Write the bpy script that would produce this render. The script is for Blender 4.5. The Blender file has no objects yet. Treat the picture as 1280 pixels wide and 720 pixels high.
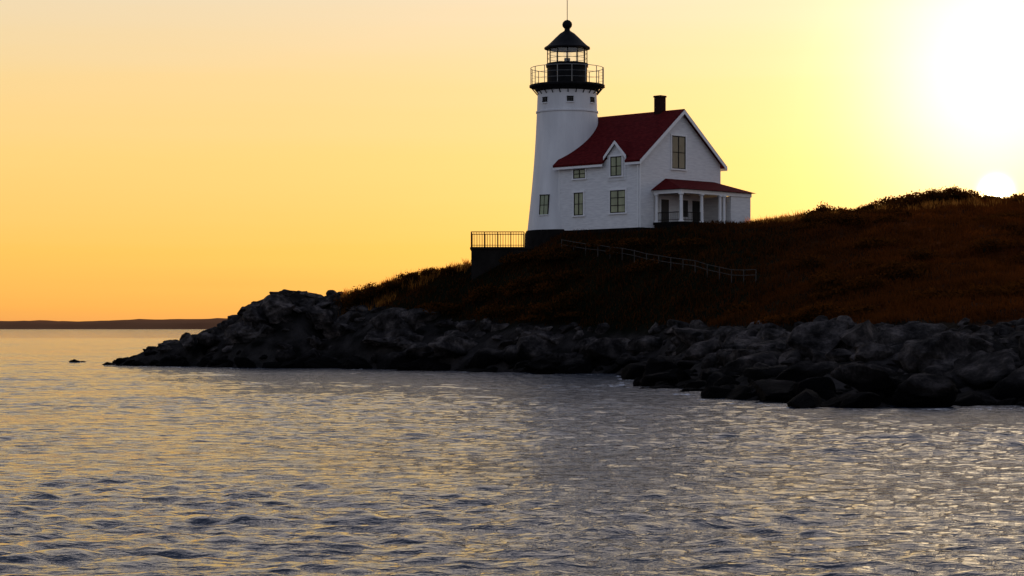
import bpy, bmesh, math, random
import numpy as np
from mathutils import Vector, Matrix, noise as mn

random.seed(7); rng = np.random.default_rng(7)
scn = bpy.context.scene
scn.view_settings.view_transform = 'Standard'
scn.view_settings.look = 'None'
scn.view_settings.exposure = 0

# ------------------------------------------------------------------ helpers
def link(o, parent=None):
    scn.collection.objects.link(o)
    if parent is not None: o.parent = parent
    return o

def mesh_obj(name, verts, faces, mat=None, parent=None, smooth=False):
    me = bpy.data.meshes.new(name)
    me.from_pydata([tuple(v) for v in verts], [], [tuple(f) for f in faces])
    me.update()
    if smooth: me.polygons.foreach_set('use_smooth', [True]*len(me.polygons))
    if mat: me.materials.append(mat)
    return link(bpy.data.objects.new(name, me), parent)

def np_mesh(name, V, F, mat=None, smooth=False, parent=None):
    V = np.asarray(V, dtype=np.float32); F = np.asarray(F, dtype=np.int32)
    k = F.shape[1]
    me = bpy.data.meshes.new(name)
    me.vertices.add(len(V)); me.vertices.foreach_set('co', V.ravel())
    me.loops.add(F.size); me.loops.foreach_set('vertex_index', F.ravel())
    me.polygons.add(len(F))
    me.polygons.foreach_set('loop_start', np.arange(0, F.size, k, dtype=np.int32))
    me.polygons.foreach_set('loop_total', np.full(len(F), k, dtype=np.int32))
    me.polygons.foreach_set('use_smooth', np.full(len(F), smooth, dtype=bool))
    me.update(calc_edges=True)
    if mat: me.materials.append(mat)
    return link(bpy.data.objects.new(name, me), parent)

def add_attr(o, name, vals):
    a = o.data.attributes.new(name, 'FLOAT', 'POINT')
    a.data.foreach_set('value', np.asarray(vals, dtype=np.float32))

def box(name, lo, hi, mat, parent, bevel=0.0):
    bm = bmesh.new()
    bmesh.ops.create_cube(bm, size=1)
    for v in bm.verts:
        v.co = Vector([(lo[i]+hi[i])/2 + v.co[i]*(hi[i]-lo[i]) for i in range(3)])
    if bevel:
        bmesh.ops.bevel(bm, geom=bm.edges[:], offset=bevel, segments=2, affect='EDGES')
    me = bpy.data.meshes.new(name); bm.to_mesh(me); bm.free()
    me.materials.append(mat)
    return link(bpy.data.objects.new(name, me), parent)

def lathe(name, prof, seg, mat, parent, smooth=True, cap=True, loc=(0,0,0)):
    V=[];F=[]
    for r,z in prof:
        for i in range(seg):
            a=2*math.pi*i/seg
            V.append((loc[0]+r*math.cos(a),loc[1]+r*math.sin(a),loc[2]+z))
    n=len(prof)
    for j in range(n-1):
        for i in range(seg):
            k=(i+1)%seg
            F.append((j*seg+i,j*seg+k,(j+1)*seg+k,(j+1)*seg+i))
    if cap:
        F.append(tuple(reversed(range(seg)))); F.append(tuple((n-1)*seg+i for i in range(seg)))
    o=mesh_obj(name,V,F,mat,parent,smooth)
    if smooth:
        o.data.polygons.foreach_set('use_smooth',[True]*(len(F)-(2 if cap else 0))+[False]*(2 if cap else 0))
        try:
            o.data.set_sharp_from_angle(angle=math.radians(35))
        except Exception: pass
    return o

def tube_geo(p0,p1,r,seg=6):
    p0=Vector(p0);p1=Vector(p1);d=(p1-p0).normalized()
    a=d.orthogonal().normalized();b=d.cross(a)
    V=[];F=[]
    for p in (p0,p1):
        for i in range(seg):
            t=2*math.pi*i/seg
            V.append(p+a*(r*math.cos(t))+b*(r*math.sin(t)))
    for i in range(seg):
        k=(i+1)%seg
        F.append((i,k,seg+k,seg+i))
    F.append(tuple(reversed(range(seg))));F.append(tuple(range(seg,2*seg)))
    return V,F

def tubes(name,segs,mat,parent,seg=6):
    V=[];F=[]
    for p0,p1,r in segs:
        v,f=tube_geo(p0,p1,r,seg); o=len(V)
        V+=v; F+=[tuple(i+o for i in q) for q in f]
    return mesh_obj(name,V,F,mat,parent)

def empty(name,loc,rz=0):
    e=bpy.data.objects.new(name,None); e.location=loc; e.rotation_euler=(0,0,rz); e.empty_display_size=1
    return link(e)

# ------------------------------------------------------------------ materials
def new_mat(name):
    m=bpy.data.materials.new(name); m.use_nodes=True
    nt=m.node_tree; nt.nodes.clear()
    out=nt.nodes.new('ShaderNodeOutputMaterial')
    return m,nt,out

def N(nt,t,**kw):
    n=nt.nodes.new(t)
    for k,v in kw.items(): setattr(n,k,v)
    return n

def noisy(name,c1,c2,scale=2.0,rough=0.8,bump=0.0,bscale=20,spec=0.5,metallic=0,stretch=(1,1,1),detail=6):
    m,nt,out=new_mat(name)
    tc=N(nt,'ShaderNodeTexCoord'); mp=N(nt,'ShaderNodeMapping'); mp.inputs['Scale'].default_value=stretch
    nt.links.new(tc.outputs['Object'],mp.inputs[0])
    nz=N(nt,'ShaderNodeTexNoise'); nz.inputs['Scale'].default_value=scale; nz.inputs['Detail'].default_value=detail
    nt.links.new(mp.outputs[0],nz.inputs['Vector'])
    cr=N(nt,'ShaderNodeValToRGB'); e=cr.color_ramp.elements
    e[0].position=.3;e[1].position=.7;e[0].color=(*c1,1);e[1].color=(*c2,1)
    nt.links.new(nz.outputs['Fac'],cr.inputs[0])
    p=N(nt,'ShaderNodeBsdfPrincipled'); p.inputs['Roughness'].default_value=rough
    p.inputs['Specular IOR Level'].default_value=spec; p.inputs['Metallic'].default_value=metallic
    nt.links.new(cr.outputs[0],p.inputs['Base Color'])
    if bump:
        n2=N(nt,'ShaderNodeTexNoise'); n2.inputs['Scale'].default_value=bscale; n2.inputs['Detail'].default_value=5
        nt.links.new(mp.outputs[0],n2.inputs['Vector'])
        b=N(nt,'ShaderNodeBump'); b.inputs['Strength'].default_value=1; b.inputs['Distance'].default_value=bump
        nt.links.new(n2.outputs['Fac'],b.inputs['Height']); nt.links.new(b.outputs[0],p.inputs['Normal'])
    nt.links.new(p.outputs[0],out.inputs[0])
    return m

M_white=noisy('white_painted_brick',(.60,.60,.60),(.78,.78,.77),.7,.75,.03,8,.2,stretch=(1,1,.25))
M_clap=noisy('white_clapboard',(.62,.62,.62),(.78,.78,.77),1.2,.7,.03,5,.2,stretch=(1,1,6))
M_trim=noisy('white_trim',(.74,.74,.73),(.82,.82,.81),3,.6,0,5,.3)
M_roof=noisy('red_shingles',(.060,.004,.005),(.12,.010,.010),2,.9,.03,9,.05,stretch=(1,1,4))
M_black=noisy('black_iron',(.004,.004,.005),(.010,.010,.011),3,.7,0,5,.1)
M_steel=noisy('grey_rail_paint',(.16,.16,.15),(.25,.25,.24),3,.5,0,5,.4)
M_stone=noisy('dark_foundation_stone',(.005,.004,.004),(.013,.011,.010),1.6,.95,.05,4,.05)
M_brick=noisy('chimney_brick',(.018,.007,.006),(.035,.011,.010),5,.9,.02,14,.1)
M_wood=noisy('weathered_wood',(.015,.012,.010),(.03,.026,.022),4,.9,.01,20,.1)
M_fence=noisy('grey_fence_wood',(.04,.034,.03),(.075,.065,.058),4,.9,.01,20,.1)
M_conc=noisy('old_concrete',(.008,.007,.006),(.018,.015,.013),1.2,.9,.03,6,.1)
M_door=noisy('dark_door',(.015,.015,.014),(.03,.028,.025),2,.5,0,5,.4)

def pane_mat(name,c1,c2,rough=.12):
    return noisy(name,c1,c2,.9,rough,0,5,.6)
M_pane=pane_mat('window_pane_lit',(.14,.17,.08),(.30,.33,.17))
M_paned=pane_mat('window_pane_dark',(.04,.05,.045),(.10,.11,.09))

def glass():
    m,nt,out=new_mat('lantern_glass')
    t=N(nt,'ShaderNodeBsdfTransparent'); g=N(nt,'ShaderNodeBsdfGlossy'); g.inputs['Roughness'].default_value=.03
    mx=N(nt,'ShaderNodeMixShader'); mx.inputs[0].default_value=.1
    nt.links.new(t.outputs[0],mx.inputs[1]);nt.links.new(g.outputs[0],mx.inputs[2]);nt.links.new(mx.outputs[0],out.inputs[0])
    return m
M_glass=glass()

def rock_mat():
    m,nt,out=new_mat('granite_rock')
    geo=N(nt,'ShaderNodeNewGeometry')
    nz=N(nt,'ShaderNodeTexNoise'); nz.inputs['Scale'].default_value=.75; nz.inputs['Detail'].default_value=10; nz.inputs['Roughness'].default_value=.7
    nt.links.new(geo.outputs['Position'],nz.inputs['Vector'])
    cr=N(nt,'ShaderNodeValToRGB'); e=cr.color_ramp.elements
    e[0].position=.38;e[0].color=(.007,.006,.006,1);e[1].position=.66;e[1].color=(.15,.125,.115,1)
    x=e.new(.51); x.color=(.042,.036,.034,1)
    nt.links.new(nz.outputs['Fac'],cr.inputs[0])
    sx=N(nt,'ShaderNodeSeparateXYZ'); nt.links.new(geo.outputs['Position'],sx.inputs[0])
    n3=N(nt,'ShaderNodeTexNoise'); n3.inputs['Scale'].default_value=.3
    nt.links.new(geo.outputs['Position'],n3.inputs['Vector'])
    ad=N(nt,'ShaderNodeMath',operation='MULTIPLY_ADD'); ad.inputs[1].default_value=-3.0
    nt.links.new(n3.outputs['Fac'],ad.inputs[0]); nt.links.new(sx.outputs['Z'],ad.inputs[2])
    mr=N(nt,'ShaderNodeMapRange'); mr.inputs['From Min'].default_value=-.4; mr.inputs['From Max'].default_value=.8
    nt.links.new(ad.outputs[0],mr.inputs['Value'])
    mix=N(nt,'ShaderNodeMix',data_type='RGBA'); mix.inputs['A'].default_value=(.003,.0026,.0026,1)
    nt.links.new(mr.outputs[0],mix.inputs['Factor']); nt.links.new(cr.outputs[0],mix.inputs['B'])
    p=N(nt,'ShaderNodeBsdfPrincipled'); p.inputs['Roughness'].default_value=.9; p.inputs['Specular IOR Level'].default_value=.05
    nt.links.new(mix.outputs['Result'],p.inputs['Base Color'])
    n2=N(nt,'ShaderNodeTexNoise'); n2.inputs['Scale'].default_value=1.6; n2.inputs['Detail'].default_value=9; n2.inputs['Roughness'].default_value=.7
    nt.links.new(geo.outputs['Position'],n2.inputs['Vector'])
    b=N(nt,'ShaderNodeBump'); b.inputs['Distance'].default_value=.6
    nt.links.new(n2.outputs['Fac'],b.inputs['Height']); nt.links.new(b.outputs[0],p.inputs['Normal'])
    nt.links.new(p.outputs[0],out.inputs[0])
    return m
M_rock=rock_mat()

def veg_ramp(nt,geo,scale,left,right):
    """mottled vegetation colour: mossy near the point, orange sun-flare glow painted into the plants of the eastern slope"""
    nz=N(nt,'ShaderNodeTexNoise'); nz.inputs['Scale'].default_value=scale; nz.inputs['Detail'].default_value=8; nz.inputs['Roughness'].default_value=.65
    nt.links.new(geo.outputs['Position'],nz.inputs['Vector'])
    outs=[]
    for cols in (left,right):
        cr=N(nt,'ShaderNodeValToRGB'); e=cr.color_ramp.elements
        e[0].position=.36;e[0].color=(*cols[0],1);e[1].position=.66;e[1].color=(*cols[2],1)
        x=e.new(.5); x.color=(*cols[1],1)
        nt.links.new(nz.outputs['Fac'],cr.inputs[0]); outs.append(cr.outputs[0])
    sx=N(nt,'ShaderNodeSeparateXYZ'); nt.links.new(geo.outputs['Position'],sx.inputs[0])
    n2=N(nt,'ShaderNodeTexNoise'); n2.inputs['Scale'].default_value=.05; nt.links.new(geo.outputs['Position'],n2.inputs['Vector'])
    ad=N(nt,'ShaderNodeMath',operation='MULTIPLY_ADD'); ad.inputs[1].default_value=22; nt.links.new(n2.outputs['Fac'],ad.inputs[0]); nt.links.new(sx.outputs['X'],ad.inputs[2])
    mr=N(nt,'ShaderNodeMapRange'); mr.inputs['From Min'].default_value=30; mr.inputs['From Max'].default_value=60  # blend along X paints the flare's orange glow into the plant colour
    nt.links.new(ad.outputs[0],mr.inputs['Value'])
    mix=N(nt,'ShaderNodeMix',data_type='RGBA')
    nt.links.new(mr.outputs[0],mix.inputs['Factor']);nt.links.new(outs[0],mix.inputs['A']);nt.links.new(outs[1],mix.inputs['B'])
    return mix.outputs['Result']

def terrain_mat():
    m,nt,out=new_mat('headland_turf_and_rock')
    geo=N(nt,'ShaderNodeNewGeometry')
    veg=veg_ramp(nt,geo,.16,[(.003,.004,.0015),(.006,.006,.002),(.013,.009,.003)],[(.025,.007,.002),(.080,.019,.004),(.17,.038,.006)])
    at=N(nt,'ShaderNodeAttribute',attribute_name='rock')
    rn=N(nt,'ShaderNodeTexNoise'); rn.inputs['Scale'].default_value=.6; rn.inputs['Detail'].default_value=8
    nt.links.new(geo.outputs['Position'],rn.inputs['Vector'])
    rc=N(nt,'ShaderNodeValToRGB'); e=rc.color_ramp.elements
    e[0].position=.35;e[0].color=(.004,.004,.0035,1);e[1].position=.7;e[1].color=(.035,.030,.028,1)
    nt.links.new(rn.outputs['Fac'],rc.inputs[0])
    mix=N(nt,'ShaderNodeMix',data_type='RGBA')
    nt.links.new(at.outputs['Fac'],mix.inputs['Factor']);nt.links.new(veg,mix.inputs['A']);nt.links.new(rc.outputs[0],mix.inputs['B'])
    p=N(nt,'ShaderNodeBsdfPrincipled'); p.inputs['Roughness'].default_value=.95; p.inputs['Specular IOR Level'].default_value=.02
    nt.links.new(mix.outputs['Result'],p.inputs['Base Color'])
    b=N(nt,'ShaderNodeBump'); b.inputs['Distance'].default_value=.5
    n2=N(nt,'ShaderNodeTexNoise'); n2.inputs['Scale'].default_value=1.6; n2.inputs['Detail'].default_value=8
    nt.links.new(geo.outputs['Position'],n2.inputs['Vector'])
    nt.links.new(n2.outputs['Fac'],b.inputs['Height']); nt.links.new(b.outputs[0],p.inputs['Normal'])
    nt.links.new(p.outputs[0],out.inputs[0])
    return m
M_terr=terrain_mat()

def leaf_mat(name,left,right,trans,tcol,scale=.25):
    m,nt,out=new_mat(name)
    geo=N(nt,'ShaderNodeNewGeometry')
    col=veg_ramp(nt,geo,scale,left,right)
    d=N(nt,'ShaderNodeBsdfDiffuse'); nt.links.new(col,d.inputs[0])
    t=N(nt,'ShaderNodeBsdfTranslucent'); t.inputs[0].default_value=(*tcol,1)
    mx=N(nt,'ShaderNodeMixShader'); mx.inputs[0].default_value=trans
    nt.links.new(d.outputs[0],mx.inputs[1]);nt.links.new(t.outputs[0],mx.inputs[2]);nt.links.new(mx.outputs[0],out.inputs[0])
    return m
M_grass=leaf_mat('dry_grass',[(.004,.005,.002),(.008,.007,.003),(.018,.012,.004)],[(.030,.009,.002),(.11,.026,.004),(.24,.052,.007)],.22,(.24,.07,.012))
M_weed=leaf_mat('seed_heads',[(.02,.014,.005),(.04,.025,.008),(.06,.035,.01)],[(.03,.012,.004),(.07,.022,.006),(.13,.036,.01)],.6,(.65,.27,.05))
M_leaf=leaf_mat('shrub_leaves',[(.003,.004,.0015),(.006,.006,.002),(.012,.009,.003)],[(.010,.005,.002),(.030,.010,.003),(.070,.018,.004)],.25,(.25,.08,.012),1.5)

# ------------------------------------------------------------------ terrain
CAMZ=4.0; FP=2600.0; HZ=408.0
def W(px,py,D):   # image pixel coordinates + estimated distance -> world metres
    return ((px-640)/FP*D, D, CAMZ+(HZ-py)*D/FP)
ctrl=[]
for t in [(205,430,214),(255,414,212),(285,408,212),(310,384,210),(350,374,208),(400,386,208),(425,386,208),
          (450,366,210),(490,351,210),(540,342,208),(585,336,205),(625,332,203),
          (700,296,199),(760,293,197),(800,291,193),(860,286,192),(930,284,192),
          (985,280,198),(1030,275,200),(1080,267,200),(1130,257,200),(1175,248,200),(1240,256,198),(1300,253,198),(1400,254,200),(1600,250,200),
          (570,396,199),(640,408,188),(750,422,180),(870,414,162),(960,414,146),(1060,414,132),(1200,422,122),(1290,430,120),(1500,424,120),
          (490,374,203),(560,362,203),(640,357,197),(740,342,190),(850,345,182),(950,348,174),(1100,340,162),(1200,335,162),(1300,335,162),(1500,330,162),
          (480,396,204),(430,405,204),(360,395,205),(300,416,207),(240,437,210)]:
    ctrl.append(W(*t))
shore=[(-40.8,221),(-31,209),(-17.6,207-1),(-8.9,193),(0,182),(8.5,174),(12.5,166),(9,141),(10.6,132),(13.5,114),(15.5,103),(25.9,105),(40,101),(60,98),(90,95),(140,90)]
for x,y in shore: ctrl.append((x,y,0.0))
for x,y in [(-48,222),(-38,206),(-20,198),(-12,184),(-4,172),(4,162),(6,150),(2,140),(4,128),(7,112),(10,96),(26,94),(45,90),(70,86),(140,80),(-60,235),(-60,200),(-30,180),(-20,150),(-10,120),(0,95)]:
    ctrl.append((x,y,-3.0))
for x,y,z in [(-40,229,-1.5),(-30,226,-1),(-20,228,-1),(-10,232,0),(0,238,1),(-20,245,-4),(-45,245,-4),(0,262,-4),(15,222,12),(30,225,13),(45,225,14),(60,230,14),(100,230,14),(20,260,4),(60,270,6),(120,280,6),(30,300,-4),(90,320,-4),(160,320,-4),
              (5,208,12.3),(12,203,12.8),(18,203,13.2),(140,200,16),(0,212,10),(-4,212,9.5),(-8,222,4),(2,225,7)]:
    ctrl.append((x,y,z))
C=np.array(ctrl,float)
A=np.linalg.norm(C[:,None,:2]-C[None,:,:2],axis=2)
n=len(C); K=np.zeros((n+3,n+3)); K[:n,:n]=A+np.eye(n)*-0.15
K[:n,n]=1;K[:n,n+1:]=C[:,:2]; K[n,:n]=1;K[n+1:,:n]=C[:,:2].T
wgt=np.linalg.solve(K,np.concatenate([C[:,2],[0,0,0]]))
def base_h(P):
    out=np.empty(len(P))
    for s in range(0,len(P),40000):
        Q=P[s:s+40000]
        d=np.sqrt(((Q[:,None,:]-C[None,:,:2])**2).sum(2))
        out[s:s+40000]=d@wgt[:n]+wgt[n]+Q@wgt[n+1:]
    return out
def rockness(x,z):
    thr=np.interp(x,[-19,-16.5,-10,-3,8,40],[30,6.6,4.9,4.2,3.6,4.2])
    return 1-np.clip((z-thr+.6)/1.2,0,1)

STEP=.55
xs=np.arange(-62,150,STEP); ys=np.arange(84,322,STEP)
gx,gy=np.meshgrid(xs,ys); P=np.stack([gx.ravel(),gy.ravel()],1)
bz=base_h(P); rk=rockness(P[:,0],bz)
nv=np.empty(len(P))
for i,(x,y) in enumerate(P):
    if bz[i]<-2.5: nv[i]=0; continue
    nv[i]=mn.noise((x*.12,y*.12,0))*.5+mn.noise((x*.35,y*.35,5))*.3+mn.noise((x*.9,y*.9,9))*.15*(1+2*rk[i])+rk[i]*(abs(mn.noise((x*.25,y*.25,3)))*1.2-.2)
flat=np.clip(np.hypot(P[:,0]-11,P[:,1]-202)/6-1.6,0.12,1)
tz=bz+nv*.9*flat
TZ=tz.reshape(gx.shape)
def ground(x,y):
    fx=(x-xs[0])/STEP; fy=(y-ys[0])/STEP
    ix=np.clip(np.floor(fx).astype(int),0,len(xs)-2); iy=np.clip(np.floor(fy).astype(int),0,len(ys)-2)
    a=fx-ix;b=fy-iy
    return (TZ[iy,ix]*(1-a)+TZ[iy,ix+1]*a)*(1-b)+(TZ[iy+1,ix]*(1-a)+TZ[iy+1,ix+1]*a)*b
def g1(x,y): return float(ground(np.array([x]),np.array([y]))[0])
nx,ny=len(xs),len(ys)
idx=np.arange(nx*ny).reshape(ny,nx)
F=np.stack([idx[:-1,:-1],idx[:-1,1:],idx[1:,1:],idx[1:,:-1]],-1).reshape(-1,4)
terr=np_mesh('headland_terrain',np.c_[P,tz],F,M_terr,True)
add_attr(terr,'rock',rk)

# ------------------------------------------------------------------ boulders and ledges
def ico(sub):
    bm=bmesh.new(); bmesh.ops.create_icosphere(bm,subdivisions=sub,radius=1)
    v=np.array([q.co[:] for q in bm.verts]); f=np.array([[q.index for q in p.verts] for p in bm.faces]); bm.free()
    return v,f
I3=ico(5); I2=ico(4); I1=ico(3)
def boulder(r):
    v,f=(I3 if r>2.2 else I2 if r>1.2 else I1); v=v.copy()
    for k in range(rng.integers(7,15)):
        nn=rng.normal(size=3); nn/=np.linalg.norm(nn); h=rng.uniform(.42,.85)
        d=v@nn; v-=np.outer(np.maximum(0,d-h),nn)
    ph=rng.uniform(0,6,3)
    rad=1+.05*np.sin(v@rng.normal(size=3)*5+ph[0])+.035*np.sin(v@rng.normal(size=3)*9+ph[1])+.02*np.sin(v@rng.normal(size=3)*19+ph[2])
    v*=rad[:,None]
    v*=np.array([rng.uniform(1.0,1.7),rng.uniform(.8,1.3),rng.uniform(.5,.95)])*r
    a=rng.normal()*.6+.25; t=rng.normal()*.22
    t2=rng.normal()*.2
    R=np.array([[math.cos(a),-math.sin(a),0],[math.sin(a),math.cos(a),0],[0,0,1]])
    T=np.array([[1,0,0],[0,math.cos(t),-math.sin(t)],[0,math.sin(t),math.cos(t)]])
    U=np.array([[math.cos(t2),0,math.sin(t2)],[0,1,0],[-math.sin(t2),0,math.cos(t2)]])
    return v@(R@T@U).T,f
VV=[];FF=[];off=0
def put(x,y,z,r):
    global off
    v,f=boulder(r); VV.append(v+np.array([x,y,z])); FF.append(f+off); off+=len(v)
cnt=0;tries=0
while cnt<1100 and tries<60000:
    tries+=1
    x=rng.uniform(-44,60); y=rng.uniform(97,224)
    if x>33 and rng.random()<.6: continue
    z=g1(x,y); k=rockness(np.array([x]),np.array([z]))[0]
    if z<-.5 or k<.3: continue
    if y>214 and x>-34: continue
    if x<-8:
        r=rng.choice([.5,.8,1.2,1.7],p=[.25,.3,.27,.18])*rng.uniform(.8,1.2)
        if x<-27: r=min(r,.8)
        if x<-35: r=min(r,.6)
        if z>5.5: r=min(r,1.0)
    else:
        r=rng.choice([.3,.5,.85,1.3,1.9],p=[.28,.28,.24,.15,.05])*rng.uniform(.8,1.2)
        if z>3: r=min(r,.9)
    put(x,y,z-r*rng.uniform(-.05,.25),r); cnt+=1
for px,py,D,r in [(348,386,206,1.8),(325,398,206,1.7),(378,394,207,1.5),(303,416,207,1.4),(405,398,206,1.4),(235,427,210,1.0),(262,424,209,1.1),(210,438,212,.9),(185,450,215,.7)]:
    x,y,z=W(px,py,D); put(x,y,z,r)
for px,py,D,r in [(1030,430,128,1.6),(1075,424,126,1.4),(1130,436,122,1.9),(880,424,158,1.8),(1010,502,104,1.2),(820,480,143,.9),(1180,446,115,1.7),(940,434,146,1.6),(1240,462,110,1.9),(1090,480,106,1.6),(1160,490,104,1.5),(960,470,118,1.3)]:
    x,y,z=W(px,py,D); put(x,y,z,r)
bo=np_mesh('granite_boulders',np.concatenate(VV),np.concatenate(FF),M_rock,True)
try: bo.data.set_sharp_from_angle(angle=math.radians(22))
except Exception: pass
VV=[];FF=[];off=0
put(-48.5,231,.0,.55); put(-47.7,231.4,-.15,.5)
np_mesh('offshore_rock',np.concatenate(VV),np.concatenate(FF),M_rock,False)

# ------------------------------------------------------------------ grass
def blades(name,X,Y,hmin,hmax,width,per,mat,lean=.35):
    m=len(X)*per
    x=np.repeat(X,per)+rng.normal(size=m)*.18; y=np.repeat(Y,per)+rng.normal(size=m)*.18
    z=ground(x,y)-.05
    h=rng.uniform(hmin,hmax,m); a=rng.uniform(0,6.28,m); w=width*rng.uniform(.6,1.3,m)
    h*= .7+.6*(.5+.5*np.sin(x*.9+1.2*np.sin(y*.5))*np.sin(y*.8+x*.3))
    dx=np.cos(a)*w/2;dy=np.sin(a)*w/2
    lx=rng.normal(size=m)*lean*h; ly=rng.normal(size=m)*lean*h
    V=np.empty((m,5,3))
    V[:,0]=np.c_[x-dx,y-dy,z];V[:,1]=np.c_[x+dx,y+dy,z]
    V[:,2]=np.c_[x-dx*.7+lx*.35,y-dy*.7+ly*.35,z+h*.6];V[:,3]=np.c_[x+dx*.7+lx*.35,y+dy*.7+ly*.35,z+h*.6]
    V[:,4]=np.c_[x+lx,y+ly,z+h]
    b=np.arange(m)[:,None]*5
    F=np.concatenate([b+np.array([0,1,3]),b+np.array([0,3,2]),b+np.array([2,3,4])])
    return np_mesh(name,V.reshape(-1,3),F,mat,False)
X=rng.uniform(-20,75,90000);Y=rng.uniform(118,222,90000)
Z=ground(X,Y);R=rockness(X,Z)
def in_bldg(X,Y,m=0.0):
    inh=((X-12)*.707+(Y-195)*.707); inv=(-(X-12)*.707+(Y-195)*.707)
    return ((inh>-.5-m)&(inh<12.6+m)&(inv>-4-m)&(inv<11.5+m))|(np.hypot(X-5.5,Y-206)<4.6+m)|((X>-4.3)&(X<3.2)&(Y>202.6)&(Y<208.9))
ok=(R<.3)&~in_bldg(X,Y)&(Z>2)
X=X[ok];Y=Y[ok]
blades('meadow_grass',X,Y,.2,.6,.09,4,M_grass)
X=np.concatenate([rng.uniform(-17,-4,1100),rng.uniform(22,62,2200)])
Y=np.concatenate([rng.uniform(205,213,1100),rng.uniform(193,206,2200)])
keep=(rng.random(len(X))<(.25+.75*(np.sin(X*1.3)+np.sin(X*2.9+1)>0.2)))&~in_bldg(X,Y)&~((X>44.5)&(X<48)&(rng.random(len(X))<.8)); X=X[keep];Y=Y[keep]
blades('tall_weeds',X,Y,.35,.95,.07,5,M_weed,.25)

# ------------------------------------------------------------------ shrubs
def shrub(x,y,rx,h,nl=1400,name='shrub'):
    z0=g1(x,y)-.1
    segs=[]; cl=[]
    for k in range(9):
        a=random.uniform(0,6.28); rr=rx*random.uniform(.2,.85)
        p=(rr*math.cos(a),rr*math.sin(a),h*random.uniform(.45,.9)*(1-.35*(rr/rx)**2))
        segs.append(((random.uniform(-.1,.1),random.uniform(-.1,.1),0),p,.03)); cl.append(p)
        for q in range(3):
            e=(p[0]+random.gauss(0,.3*rx),p[1]+random.gauss(0,.3*rx),p[2]+random.uniform(0,.35*h))
            segs.append((p,e,.012)); 
    e=empty(name,(x,y,z0))
    tubes('branches',segs,M_wood,e,4)
    c=np.array(cl); ci=rng.integers(0,len(c),nl)
    P=c[ci]+rng.normal(size=(nl,3))*np.array([rx*.24,rx*.24,h*.15]); P[:,2]=np.abs(P[:,2])
    s=rng.uniform(.05,.12,nl)[:,None]
    a=rng.normal(size=(nl,3));a/=np.linalg.norm(a,axis=1)[:,None]
    b=np.cross(a,rng.normal(size=(nl,3)));b/=np.linalg.norm(b,axis=1)[:,None]
    V=np.stack([P-a*s,P+b*s*.6,P+a*s,P-b*s*.6],1).reshape(-1,3)
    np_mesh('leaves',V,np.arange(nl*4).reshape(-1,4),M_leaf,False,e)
def shrub_at(px,D,rx,h): shrub((px-640)/FP*D,D,rx,h)
for t in [(434,208,1.3,1.6),(450,208,1.5,1.9),(472,208,1.4,1.5),(492,208,1.2,1.0),(512,208,1.1,.9),(538,207,1.2,.9),(560,206,.9,.7),
                  (1032,199,1.1,1.6),(1018,199,.8,1.0),(1120,198,1.3,1.1),(1150,199,1.5,1.2),(1172,199,1.6,1.3),(1188,200,1.4,1.2),(1205,200,1.1,.8),(1090,199,1.0,.9),(1062,199,.9,.6),(1282,198,1.2,.8),
                  (1150,165,1.6,1.3),(1230,170,1.5,1.1),(1010,172,1.6,1.2)]:
    shrub_at(*t)
def thicket():
    m=240; cx=[];cy=[]
    while len(cx)<m:
        x=random.uniform(-16,62);y=random.uniform(125,203)
        if mn.noise((x*.07,y*.07,31))<-.02 and x>0: continue
        z=g1(x,y)
        if z<3.6 or rockness(np.array([x]),np.array([z]))[0]>.2 or in_bldg(np.array([x]),np.array([y]),1.5)[0]: continue
        if z>11.6 and y>180 and -6<x<24: continue
        cx.append(x);cy.append(y)
    VV=[]
    for x,y in zip(cx,cy):
        rx=random.uniform(.8,2.2);h=random.uniform(.4,1.0);nl=int(330*rx)
        z0=g1(x,y)
        u=rng.normal(size=(nl,3)); u/=np.linalg.norm(u,axis=1)[:,None]; u[:,2]=np.abs(u[:,2])
        P=u*np.array([rx,rx*.9,h])*rng.uniform(.7,1.08,nl)[:,None]*(1+.18*np.sin(u[:,0]*7+x)*np.sin(u[:,1]*6+y))[:,None]+np.array([x,y,z0])
        s=rng.uniform(.07,.16,nl)[:,None]
        a=rng.normal(size=(nl,3));a/=np.linalg.norm(a,axis=1)[:,None]
        b=np.cross(a,rng.normal(size=(nl,3)));b/=np.linalg.norm(b,axis=1)[:,None]
        VV.append(np.stack([P-a*s,P+b*s*.7,P+a*s,P-b*s*.7],1).reshape(-1,3))
    V=np.concatenate(VV)
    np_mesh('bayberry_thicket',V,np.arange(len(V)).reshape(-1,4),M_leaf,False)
thicket()

# ------------------------------------------------------------------ lighthouse
T=empty('lighthouse',(5.47,206,0))
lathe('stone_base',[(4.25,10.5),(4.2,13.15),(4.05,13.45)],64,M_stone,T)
prof=[]
for i in range(15):
    t=i/14; prof.append((3.95-1.02*t-.16*math.sin(math.pi*t),13.45+t*13.75))
tower=lathe('tower_shaft',prof,72,M_white,T)
lathe('belt_course',[(3.02,25.05),(3.10,25.1),(3.10,25.25),(3.0,25.3)],72,M_white,T,cap=False)
lathe('cornice',[(2.94,27.2),(3.1,27.25),(3.2,27.45),(3.55,27.62)],72,M_black,T)
lathe('gallery_deck',[(3.55,27.62),(3.75,27.66),(3.75,27.84),(3.6,27.88)],72,M_black,T)
segs=[]
for i in range(16):
    a=2*math.pi*i/16+.1; c,s=math.cos(a),math.sin(a)
    segs.append(((3.62*c,3.62*s,27.85),(3.62*c,3.62*s,29.55),.04))
for z in (28.4,28.97,29.55):
    m=48
    for i in range(m):
        a=2*math.pi*i/m;b=2*math.pi*(i+1)/m
        segs.append(((3.62*math.cos(a),3.62*math.sin(a),z),(3.62*math.cos(b),3.62*math.sin(b),z),.032 if z>29.3 else .015))
tubes('gallery_railing',segs,M_steel,T)
segs=[]
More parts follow.
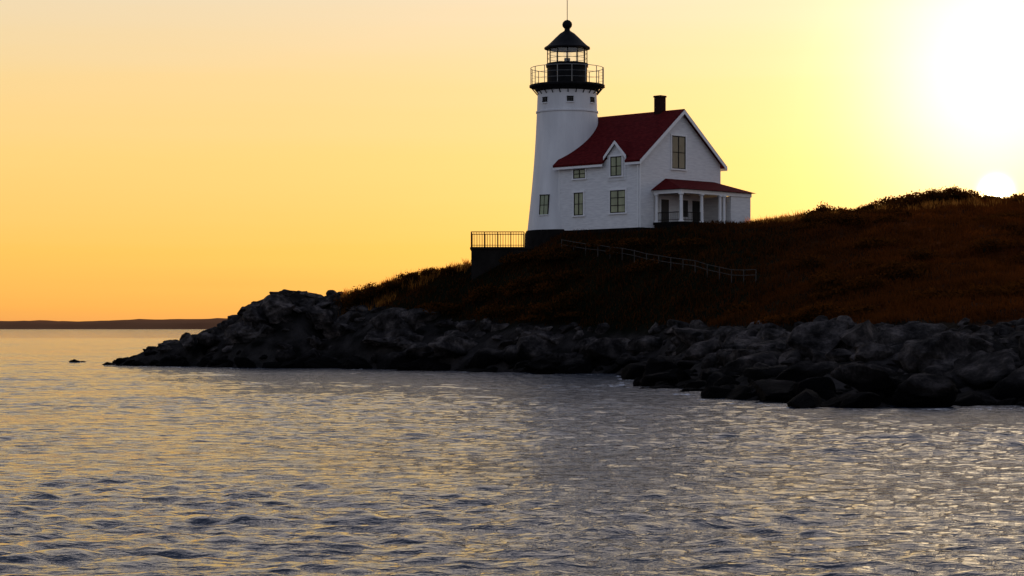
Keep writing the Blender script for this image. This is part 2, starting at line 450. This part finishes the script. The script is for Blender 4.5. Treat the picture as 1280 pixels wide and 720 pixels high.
for i in range(24):
    a=2*math.pi*i/24;c,s=math.cos(a),math.sin(a)
    segs.append(((2.95*c,2.95*s,26.9),(3.6*c,3.6*s,27.66),.05))
tubes('gallery_brackets',segs,M_black,T)
lathe('lantern_parapet',[(2.0,27.85),(2.0,29.6),(2.1,29.65),(2.12,29.95),(2.02,30.02)],24,M_black,T)
gl=lathe('lantern_glass',[(1.93,30.02),(1.93,31.45)],12,M_glass,T,smooth=False,cap=False)
segs=[]
for i in range(12):
    a=2*math.pi*i/12;c,s=math.cos(a),math.sin(a)
    segs.append(((1.96*c,1.96*s,30.0),(1.96*c,1.96*s,31.5),.045))
for z in (30.5,30.98):
    for i in range(12):
        a=2*math.pi*i/12;b=2*math.pi*(i+1)/12
        segs.append(((1.96*math.cos(a),1.96*math.sin(a),z),(1.96*math.cos(b),1.96*math.sin(b),z),.02))
tubes('lantern_bars',segs,M_black,T)
lathe('lens_pedestal',[(.45,30.0),(.3,30.3),(.3,30.55)],16,M_black,T)
lathe('beacon_lens',[(.2,30.55),(.38,30.7),(.42,30.95),(.38,31.2),(.2,31.3)],20,M_glass,T)
lathe('lantern_roof',[(2.05,31.4),(2.28,31.46),(2.28,31.6),(2.0,31.78),(1.6,32.15),(1.15,32.6),(.72,33.0),(.4,33.2),(.28,33.3),(.26,33.5)],24,M_black,T)
lathe('ventilator_ball',[(.05,33.42),(.3,33.5),(.46,33.68),(.5,33.88),(.44,34.1),(.28,34.27),(.06,34.36)],20,M_black,T)
tubes('lightning_rod',[((0,0,34.3),(0,0,37.6),.035)],M_black,T)
def tower_window(az,zc,w,h,matp,nm):
    t=(zc-13.45)/13.75; r=3.95-1.02*t-.16*math.sin(math.pi*t)
    e=bpy.data.objects.new(nm,None); link(e,T)
    e.location=(r*math.sin(az),-r*math.cos(az),zc); e.rotation_euler=(math.radians(-4.2),0,az)
    tr=M_wood if h>1 else M_stone
    box('pane',(-w/2,-.03,-h/2),(w/2,.3,h/2),matp,e)
    f=.08
    box('jamb_l',(-w/2-f,-.07,-h/2),(-w/2,.3,h/2),tr,e);box('jamb_r',(w/2,-.07,-h/2),(w/2+f,.3,h/2),tr,e)
    box('head',(-w/2-f-.03,-.09,h/2),(w/2+f+.03,.3,h/2+f),tr,e);box('sill',(-w/2-f-.05,-.13,-h/2-f),(w/2+f+.05,.3,-h/2),M_trim,e)
    box('mullion',(-.025,-.05,-h/2),(.025,.1,h/2),tr,e);box('meeting_rail',(-w/2,-.055,-.03),(w/2,.1,.03),tr,e)
for az in (-.85,.07,.95):
    tower_window(az,26.2,.46,.46,M_door,'porthole')
tower_window(-.68,15.85,.95,1.9,M_pane,'shaft_window')

# ------------------------------------------------------------------ keeper's house (local u right-back, v left-back)
H=empty('keepers_house',(12,195,13.3),math.radians(45))
Wd,L,EH,AP=11.8,10.5,6.5,11.2
def fixn(o):
    bm=bmesh.new();bm.from_mesh(o.data);bmesh.ops.recalc_face_normals(bm,faces=bm.faces);bm.to_mesh(o.data);bm.free()
def prism(name,sec,v0,v1,mat,parent):
    k=len(sec); V=[(u,v0,z) for u,z in sec]+[(u,v1,z) for u,z in sec]
    F=[tuple(range(k)),tuple(reversed(range(k,2*k)))]+[(i,k+i,k+(i+1)%k,(i+1)%k) for i in range(k)]
    o=mesh_obj(name,V,F,mat,parent); fixn(o); return o
prism('walls',[(0,0),(Wd,0),(Wd,EH),(Wd/2,AP),(0,EH)],0,L,M_clap,H)
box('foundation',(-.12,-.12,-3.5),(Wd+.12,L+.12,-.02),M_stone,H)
sl=(AP-EH)/(Wd/2)
dv0,dv1=1.75,4.1; dc=(dv0+dv1)/2; dz=6.95; da=8.15
def roofside(name,sgn):
    def U(u): return u if sgn<0 else Wd-u
    if sgn<0: parts=[(-.45,dv0-.28,.5),(dv0-.278,dv1+.278,-.1),(dv1+.28,L+.35,.5)]
    else: parts=[(-.45,L+.35,.5)]
    for va,vb,o in parts:
        sec=[(U(-o),EH-o*sl+.03),(U(Wd/2),AP+.03),(U(Wd/2),AP+.30),(U(-o-.05),EH-(o+.05)*sl+.26)]
        prism(name,sec,va,vb,M_roof,H)
        if o>0:
            u0,u1=(-.47,-.42) if sgn<0 else (Wd+.42,Wd+.47)
            box('eave_fascia',(u0,va+.005,EH-.5*sl-.2),(u1,vb-.005,EH-.5*sl+.05),M_trim,H)
    o=.5
    for k,(a,b) in enumerate([(-.50,-.453),(L+.353,L+.40)]):
        sec=[(U(-o-.02),EH-o*sl-.22),(U(Wd/2),AP-.18),(U(Wd/2),AP+.2),(U(-o-.02),EH-o*sl+.16)]
        prism('rake_board',sec,a,b,M_trim,H)
roofside('roof_slope',-1);roofside('roof_slope',1)
for u0,u1,v0,v1 in [(-.035,.10,-.035,.10)]:
    box('corner_board',(u0,v0,0),(u1,v1,EH-.3),M_trim,H)
box('corner_board',(Wd-.1,-.035,0),(Wd+.035,.1,EH-.3),M_trim,H)
box('corner_board',(-.035,L-.1,0),(.1,L+.035,EH-.3),M_trim,H)
box('downspout',(-.16,.12,0),(-.06,.22,EH-.5),M_trim,H)
box('chimney',(5.5,2.25,10.6),(6.3,3.05,13.0),M_brick,H)
box('chimney_cap',(5.44,2.19,12.82),(6.36,3.11,12.98),M_brick,H)
def win(side,c,w,z0,z1,matp,cols=2,rows=2,base=0.0,dark=None,nm='window'):
    def B(n,a0,a1,d0,d1,zz0,zz1,m):
        if side=='u': box(n,(base-d1,a0,zz0),(base-d0,a1,zz1),m,e)
        else: box(n,(a0,base-d1,zz0),(a1,base-d0,zz1),m,e)
    e=bpy.data.objects.new(nm,None); link(e,H)
    h=w/2;f=.13
    B('pane',c-h,c+h,-.03,.02,z0,z1,matp)
    B('jamb',c-h-f,c-h,-.05,.085,z0,z1,M_trim);B('jamb',c+h,c+h+f,-.05,.085,z0,z1,M_trim)
    B('head',c-h-f-.05,c+h+f+.05,-.05,.11,z1,z1+f+.03,M_trim);B('sill',c-h-f-.06,c+h+f+.06,-.05,.15,z0-f,z0,M_trim)
    mm=dark or M_trim
    s=.09
    B('sash',c-h,c-h+s,-.02,.05,z0,z1,mm);B('sash',c+h-s,c+h,-.02,.05,z0,z1,mm)
    B('sash',c-h+s,c+h-s,-.02,.045,z1-s,z1,mm);B('sash',c-h+s,c+h-s,-.02,.045,z0,z0+s,mm)
    for i in range(1,cols):
        x=c-h+w*i/cols; B('mullion',x-.045,x+.045,-.02,.06,z0+s,z1-s,mm)
    for i in range(1,rows):
        z=z0+(z1-z0)*i/rows; B('rail',c-h+s,c+h-s,-.02,.055,z-.035,z+.035,mm)
win('u',2.77,1.95,1.45,3.6,M_pane,2,3,dark=M_wood)
win('u',7.85,1.25,1.4,3.6,M_pane,2,2,dark=M_wood)
win('u',7.75,1.6,4.95,5.85,M_pane,2,2,dark=M_wood)
win('v',5.53,2.0,5.75,8.9,M_paned,2,2,dark=M_wood)
def uprism(name,sec,u0,u1,mat):
    k=len(sec); V=[(u0,v,z) for v,z in sec]+[(u1,v,z) for v,z in sec]
    F=[tuple(range(k)),tuple(reversed(range(k,2*k)))]+[(i,k+i,k+(i+1)%k,(i+1)%k) for i in range(k)]
    fixn(mesh_obj(name,V,F,mat,H))
uprism('dormer_wall',[(dv0,4.5),(dv1,4.5),(dv1,dz),(dc,da),(dv0,dz)],-.06,2.0,M_clap)
ds=(da-dz)/(dc-dv0)
for s in (-1,1):
    e0=dc+s*(dc-dv0+.25)
    uprism('dormer_roof',[(e0,dz-.25*ds+.03),(dc,da+.03),(dc,da+.2),(e0,dz-.25*ds+.2)],-.3,2.6,M_roof)
    uprism('dormer_rake',[(e0,dz-.25*ds-.18),(dc,da-.18),(dc,da+.15),(e0,dz-.25*ds+.15)],-.36,-.303,M_trim)
win('u',dc,1.45,4.95,6.8,M_pane,2,2,base=-.06,dark=M_wood)
# porch
s0,s1,pv=1.94,12.3,-3.4
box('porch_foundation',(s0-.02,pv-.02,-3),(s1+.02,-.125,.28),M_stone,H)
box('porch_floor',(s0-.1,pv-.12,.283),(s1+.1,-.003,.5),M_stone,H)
zr=3.55
V=[(s0-.4,pv-.4,zr),(s1+.4,pv-.4,zr),(s1+.4,-.003,zr),(s0-.4,-.003,zr),(s0+1.7,-.003,zr+1.2),(s1-1.4,-.003,zr+1.2)]
F=[(0,1,5,4),(1,2,5),(0,4,3),(3,2,1,0),(3,4,5,2)]
fixn(mesh_obj('porch_roof',V,F,M_roof,H))
box('porch_beam',(s0-.05,pv-.08,zr-.38),(s1+.05,pv+.2,zr-.03),M_trim,H)
box('porch_beam_end',(s0-.05,pv+.203,zr-.38),(s0+.2,-.01,zr-.033),M_trim,H)
def column(u,v):
    lathe('porch_column',[(.24,.5),(.24,.62),(.17,.66),(.15,zr-.62),(.17,zr-.55),(.26,zr-.5),(.26,zr-.382)],16,M_trim,H,loc=(u,v,0))
for u,v in [(s0+.1,-.3),(s0+.1,pv+.08),(5.0,pv+.08),(7.7,pv+.08),(8.3,pv+.08)]: column(u,v)
box('sunroom_wall_front',(9.3,pv+.02,.5),(s1,pv+.16,zr-.383),M_clap,H)
box('sunroom_wall_left',(9.3,pv+.163,.5),(9.44,-.003,zr-.383),M_clap,H)
box('sunroom_wall_right',(s1-.14,pv+.163,.5),(s1,-.003,zr-.383),M_clap,H)
box('front_door',(3.0,-.05,.5),(4.1,.1,2.75),M_door,H); box('door_frame',(2.88,-.03,.5),(4.22,.05,2.87),M_trim,H)
box('porch_window',(5.6,-.05,1.2),(6.9,.1,2.8),M_door,H); box('porch_window_frame',(5.48,-.03,1.08),(7.02,.05,2.92),M_trim,H)
box('second_door',(7.6,-.05,.5),(8.8,.1,2.8),M_door,H)
segs=[((s0+.1,pv+.08,1.4),(5.0,pv+.08,1.4),.04),((s0+.1,pv+.08,.7),(5.0,pv+.08,.7),.03),((s0+.1,-.3,1.4),(s0+.1,pv+.08,1.4),.04),((s0+.1,-.3,.7),(s0+.1,pv+.08,.7),.03)]
for i in range(1,14):
    u=s0+.1+i*(5.0-s0-.1)/14; segs.append(((u,pv+.08,.5),(u,pv+.08,1.4),.02))
for i in range(1,12):
    v=-.3+i*(pv+.38)/12; segs.append(((s0+.1,v,.5),(s0+.1,v,1.4),.02))
tubes('porch_railing',segs,M_wood,H)

# ------------------------------------------------------------------ railed platform
Pf=empty('railed_platform',(0,0,0))
x0,x1=W(589,0,203)[0],W(655,0,203)[0]
zt=W(0,309,203)[2]
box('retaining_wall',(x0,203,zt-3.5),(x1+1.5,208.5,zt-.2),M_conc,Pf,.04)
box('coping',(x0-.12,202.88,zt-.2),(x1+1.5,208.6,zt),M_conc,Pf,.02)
segs=[]
def railrun(p,q,nb):
    p=Vector(p);q=Vector(q)
    for z,r in ((1.5,.045),(.2,.03)):
        segs.append((p+Vector((0,0,z)),q+Vector((0,0,z)),r))
    for i in range(nb+1):
        a=p.lerp(q,i/nb); segs.append((a,a+Vector((0,0,1.5)),.05 if i%5==0 else .018))
railrun((x0,203.1,zt),(x1,203.1,zt),20); railrun((x0,203.1,zt),(x0,208.2,zt),20); railrun((x0,208.2,zt),(x1,208.2,zt),20)
tubes('iron_railing',segs,M_black,Pf)

# ------------------------------------------------------------------ low fence along the footpath down the slope
Fn=empty('path_fence',(0,0,0)); segs=[]
poly=[]
for i in range(17):
    t=i/16; px=702+(945-702)*t; py=313+40*min(1,t*1.12)
    best=None
    for D in np.arange(165,197,.5):
        x=(px-640)/FP*D; e=abs(HZ-(g1(x,D)-CAMZ)*FP/D-py)
        if best is None or e<best[0]: best=(e,x,D)
    poly.append((best[1],best[2]))
py_=np.array(poly)
for _ in range(3):
    py_[1:-1]=py_[:-2]*.25+py_[1:-1]*.5+py_[2:]*.25
prev=None
for x,y in py_:
    z=g1(x,y); segs.append(((x,y,z-.3),(x,y,z+1.15),.045))
    if prev:
        for h in (1.1,.65): segs.append(((prev[0],prev[1],prev[2]+h),(x,y,z+h),.032))
    prev=(x,y,z)
tubes('rails_and_posts',segs,M_fence,Fn)

# ------------------------------------------------------------------ distant shore
mf,nt,out=new_mat('distant_land')
p=N(nt,'ShaderNodeBsdfPrincipled'); p.inputs['Roughness'].default_value=1; p.inputs['Specular IOR Level'].default_value=0
nz=N(nt,'ShaderNodeTexNoise'); nz.inputs['Scale'].default_value=.01
g=N(nt,'ShaderNodeNewGeometry'); nt.links.new(g.outputs['Position'],nz.inputs['Vector'])
cr=N(nt,'ShaderNodeValToRGB'); cr.color_ramp.elements[0].color=(.17,.07,.035,1);cr.color_ramp.elements[1].color=(.30,.14,.065,1)  # raised albedo stands in for haze over the far land
nt.links.new(nz.outputs['Fac'],cr.inputs[0]);nt.links.new(cr.outputs[0],p.inputs['Base Color']);nt.links.new(p.outputs[0],out.inputs[0])
V=[];F=[]
xs2=np.arange(-2600,1800,12.0); prof2=[(0,-1),(15,.45),(90,.85),(200,1),(420,.8),(700,-.3)]
for x in xs2:
    hh=11.5+3*mn.noise((x*.004,0,0))+1.6*mn.noise((x*.02,2,0))+2.2*abs(mn.noise((x*.09,4,0)))
    hh=hh+4*(1/(1+math.exp(-(x+640)/50)))
    for dy,k in prof2: V.append((x,3000+dy+30*mn.noise((x*.003,7,0)),hh*k))
k=len(prof2)
for i in range(len(xs2)-1):
    for j in range(k-1): F.append((i*k+j,(i+1)*k+j,(i+1)*k+j+1,i*k+j+1))
mesh_obj('distant_shoreline',V,F,mf,None,True)

# ------------------------------------------------------------------ water
rows=[-3000,-300,-40,0,8]
d=12.0
while d<28: rows.append(d); d*=1.01
while d<700: rows.append(d); d*=1.0024
while d<60000: rows.append(d); d*=1.25
rows=np.array(rows)
ts=np.concatenate([[-12,-5,-2,-1,-.6,-.45],np.linspace(-.34,.34,440),[.45,.6,1,2,5,12]])
D,Tt=np.meshgrid(rows,ts,indexing='ij')
Xw=Tt*np.maximum(D,12); Xw=Xw.ravel();Yw=D.ravel()
spacing=np.where((np.abs(Tt.ravel())<.345)&(Yw>11)&(Yw<700),.0024*Yw,1e6)
Zw=np.zeros(len(Xw))
wr=np.random.default_rng(3)
gust=.85+.35*np.sin(Xw*.11+Yw*.05+1.3*np.sin(Yw*.07))*np.sin(Yw*.05+.4)+.25*np.sin(Yw*.19-Xw*.06+1.7*np.sin(Xw*.09))
for i in range(84):
    lam=2.5*(9/2.5)**wr.random() if i<10 else .38*(2.0/.38)**wr.random()
    th=wr.normal()*.6+math.radians(100)
    kx,ky=math.cos(th)*2*math.pi/lam,math.sin(th)*2*math.pi/lam
    slope=.0165 if lam<2.5 else .009
    a=slope*lam/(2*math.pi)*math.sqrt(2)
    wgtw=np.clip(lam/(3.0*spacing)-.6,0,1)
    ph=kx*Xw+ky*Yw+wr.uniform(0,6.28)
    Zw+=a*wgtw*gust*(np.sin(ph)+.25*np.cos(2*ph))
mask=(Yw>90)&(Yw<245)&(Xw>-62)&(Xw<100)
foam=np.zeros(len(Xw)); gh=ground(Xw[mask],Yw[mask])
foam[mask]=np.clip(1.15-np.abs(gh+1.0)/1.2,0,1)
nr,nc=D.shape; idx=np.arange(nr*nc).reshape(nr,nc)
F=np.stack([idx[:-1,:-1],idx[:-1,1:],idx[1:,1:],idx[1:,:-1]],-1).reshape(-1,4)

m,nt,out=new_mat('sea_water')
p=N(nt,'ShaderNodeBsdfPrincipled'); p.inputs['Base Color'].default_value=(.030,.037,.050,1)
p.inputs['Roughness'].default_value=.05; p.inputs['IOR'].default_value=1.36
g=N(nt,'ShaderNodeNewGeometry')
mp=N(nt,'ShaderNodeMapping'); mp.inputs['Scale'].default_value=(.6,1.2,1); mp.inputs['Rotation'].default_value=(0,0,.15)
nt.links.new(g.outputs['Position'],mp.inputs[0])
n1=N(nt,'ShaderNodeTexNoise'); n1.inputs['Scale'].default_value=1.4;n1.inputs['Detail'].default_value=5;n1.inputs['Roughness'].default_value=.55
n2=N(nt,'ShaderNodeTexNoise'); n2.inputs['Scale'].default_value=5;n2.inputs['Detail'].default_value=3
nt.links.new(mp.outputs[0],n1.inputs['Vector']);nt.links.new(mp.outputs[0],n2.inputs['Vector'])
b1=N(nt,'ShaderNodeBump'); b1.inputs['Distance'].default_value=.25; b1.inputs['Strength'].default_value=1
b2=N(nt,'ShaderNodeBump'); b2.inputs['Distance'].default_value=.05; b2.inputs['Strength'].default_value=1
nt.links.new(n1.outputs['Fac'],b1.inputs['Height']);nt.links.new(n2.outputs['Fac'],b2.inputs['Height'])
nt.links.new(b1.outputs[0],b2.inputs['Normal']);nt.links.new(b2.outputs[0],p.inputs['Normal'])
fo=N(nt,'ShaderNodeBsdfDiffuse'); fo.inputs[0].default_value=(.55,.55,.57,1)
at=N(nt,'ShaderNodeAttribute',attribute_name='foam')
n3=N(nt,'ShaderNodeTexNoise'); n3.inputs['Scale'].default_value=.5;n3.inputs['Detail'].default_value=9;n3.inputs['Roughness'].default_value=.8
nt.links.new(g.outputs['Position'],n3.inputs['Vector'])
mu=N(nt,'ShaderNodeMath',operation='MULTIPLY'); nt.links.new(at.outputs['Fac'],mu.inputs[0]);nt.links.new(n3.outputs['Fac'],mu.inputs[1])
mr=N(nt,'ShaderNodeMapRange'); mr.inputs['From Min'].default_value=.53;mr.inputs['From Max'].default_value=.60
nt.links.new(mu.outputs[0],mr.inputs['Value'])
mx=N(nt,'ShaderNodeMixShader'); nt.links.new(mr.outputs[0],mx.inputs[0]);nt.links.new(p.outputs[0],mx.inputs[1]);nt.links.new(fo.outputs[0],mx.inputs[2])
nt.links.new(mx.outputs[0],out.inputs[0])
sea=np_mesh('sea_water',np.c_[Xw,Yw,Zw],F,m,True); add_attr(sea,'foam',foam)

# ------------------------------------------------------------------ sky + sun
AZ=math.atan((1245-640)/FP); EL=math.atan((HZ-245)/FP)
sd=Vector((math.sin(AZ)*math.cos(EL),math.cos(AZ)*math.cos(EL),math.sin(EL)))
w=bpy.data.worlds.new('World'); scn.world=w; w.use_nodes=True
nt=w.node_tree; nt.nodes.clear()
out=nt.nodes.new('ShaderNodeOutputWorld'); bg=nt.nodes.new('ShaderNodeBackground')
tc=N(nt,'ShaderNodeTexCoord')
nm=N(nt,'ShaderNodeVectorMath',operation='NORMALIZE'); nt.links.new(tc.outputs['Generated'],nm.inputs[0])
sx=N(nt,'ShaderNodeSeparateXYZ'); nt.links.new(nm.outputs[0],sx.inputs[0])
def MA(op,a,b=None,c=None,clamp=False):
    q=N(nt,'ShaderNodeMath',operation=op); q.use_clamp=clamp
    for i,v in enumerate((a,b,c)):
        if v is None: continue
        if isinstance(v,(int,float)): q.inputs[i].default_value=v
        else: nt.links.new(v,q.inputs[i])
    return q.outputs[0]
mp=N(nt,'ShaderNodeMapping'); mp.inputs['Scale'].default_value=(3,3,70); nt.links.new(nm.outputs[0],mp.inputs[0])
cn=N(nt,'ShaderNodeTexNoise'); cn.inputs['Scale'].default_value=1.3; cn.inputs['Detail'].default_value=5; nt.links.new(mp.outputs[0],cn.inputs['Vector'])
zc=MA('MAXIMUM',sx.outputs['Z'],0.0)
cz=MA('MULTIPLY_ADD',MA('SUBTRACT',cn.outputs['Fac'],.5),.014,zc)
f=MA('SQRT',MA('MAXIMUM',cz,0.0))
def ramp(stops):
    r=N(nt,'ShaderNodeValToRGB'); els=r.color_ramp.elements
    els[0].position=stops[0][0];els[0].color=(*stops[0][1],1);els[1].position=stops[-1][0];els[1].color=(*stops[-1][1],1)
    for pz,c in stops[1:-1]:
        x=els.new(pz); x.color=(*c,1)
    nt.links.new(f,r.inputs[0]); return r.outputs[0]
r1=ramp([(0,(.84,.33,.095)),(.10,(.93,.43,.09)),(.187,(.99,.55,.11)),(.283,(1.0,.64,.20)),(.343,(.95,.67,.30)),(.395,(.87,.70,.47)),(.58,(.80,.72,.72)),(.83,(.44,.46,.58)),(1,(.20,.25,.42))])
r2=ramp([(0,(.48,.385,.40)),(.2,(.49,.45,.50)),(.4,(.42,.455,.54)),(.65,(.28,.33,.44)),(1,(.14,.18,.32))])
hd=N(nt,'ShaderNodeVectorMath',operation='DOT_PRODUCT'); hd.inputs[1].default_value=(math.sin(AZ),math.cos(AZ),0); nt.links.new(nm.outputs[0],hd.inputs[0])
mr=N(nt,'ShaderNodeMapRange',interpolation_type='SMOOTHSTEP'); mr.inputs['From Min'].default_value=-.15; mr.inputs['From Max'].default_value=.8; nt.links.new(hd.outputs['Value'],mr.inputs['Value'])
mixs=N(nt,'ShaderNodeMix',data_type='RGBA'); nt.links.new(mr.outputs[0],mixs.inputs['Factor']); nt.links.new(r2,mixs.inputs['A']); nt.links.new(r1,mixs.inputs['B'])
def angto(v):
    dp=N(nt,'ShaderNodeVectorMath',operation='DOT_PRODUCT'); dp.inputs[1].default_value=v; nt.links.new(nm.outputs[0],dp.inputs[0])
    return MA('ARCCOSINE',MA('MINIMUM',dp.outputs['Value'],1.0))
ang=angto(sd)
e2=EL+math.radians(3.0)
ang2=angto((math.sin(AZ)*math.cos(e2),math.cos(AZ)*math.cos(e2),math.sin(e2)))
def halo(amp,sig,col,power=1.0,an=None):
    e=MA('MULTIPLY',MA('EXPONENT',MA('MULTIPLY',MA('POWER',MA('DIVIDE',an or ang,math.radians(sig)),power),-1.0)),amp)
    v=N(nt,'ShaderNodeVectorMath',operation='SCALE'); v.inputs[0].default_value=col; nt.links.new(e,v.inputs['Scale']); return v.outputs[0]
def add(a,b):
    v=N(nt,'ShaderNodeVectorMath',operation='ADD'); nt.links.new(a,v.inputs[0]); nt.links.new(b,v.inputs[1]); return v.outputs[0]
sky=N(nt,'ShaderNodeTexSky'); sky.sky_type='NISHITA'; sky.sun_disc=False; sky.sun_elevation=EL; sky.sun_rotation=AZ
sk=N(nt,'ShaderNodeVectorMath',operation='SCALE'); sk.inputs['Scale'].default_value=.012; nt.links.new(sky.outputs[0],sk.inputs[0])
tot=add(mixs.outputs['Result'],halo(.45,7.5,(1,.70,.36),1.25))
tot=add(tot,halo(.95,3.0,(1,.92,.80),2.0,ang2))
tot=add(tot,halo(1.0,1.0,(1,.55,.08),1.3))
tot=add(tot,halo(60,.25,(1,.72,.30),2.0))
tot=add(tot,sk.outputs[0])
nt.links.new(tot,bg.inputs[0]); bg.inputs[1].default_value=.95
nt.links.new(bg.outputs[0],out.inputs[0])

sl_=bpy.data.lights.new('sun','SUN'); sl_.energy=5; sl_.angle=math.radians(.53); sl_.color=(1,.58,.25)
so=bpy.data.objects.new('sun',sl_); link(so); so.rotation_euler=sd.to_track_quat('Z','Y').to_euler()
so.location=(50,150,60)

# ------------------------------------------------------------------ camera
cd=bpy.data.cameras.new('camera'); cd.sensor_width=36; cd.lens=36*FP/1280; cd.clip_end=100000; cd.clip_start=.5
cd.shift_y=(HZ-360)/1280
co=bpy.data.objects.new('camera',cd); link(co); co.location=(0,0,CAMZ); co.rotation_euler=(math.pi/2,0,0)
scn.camera=co
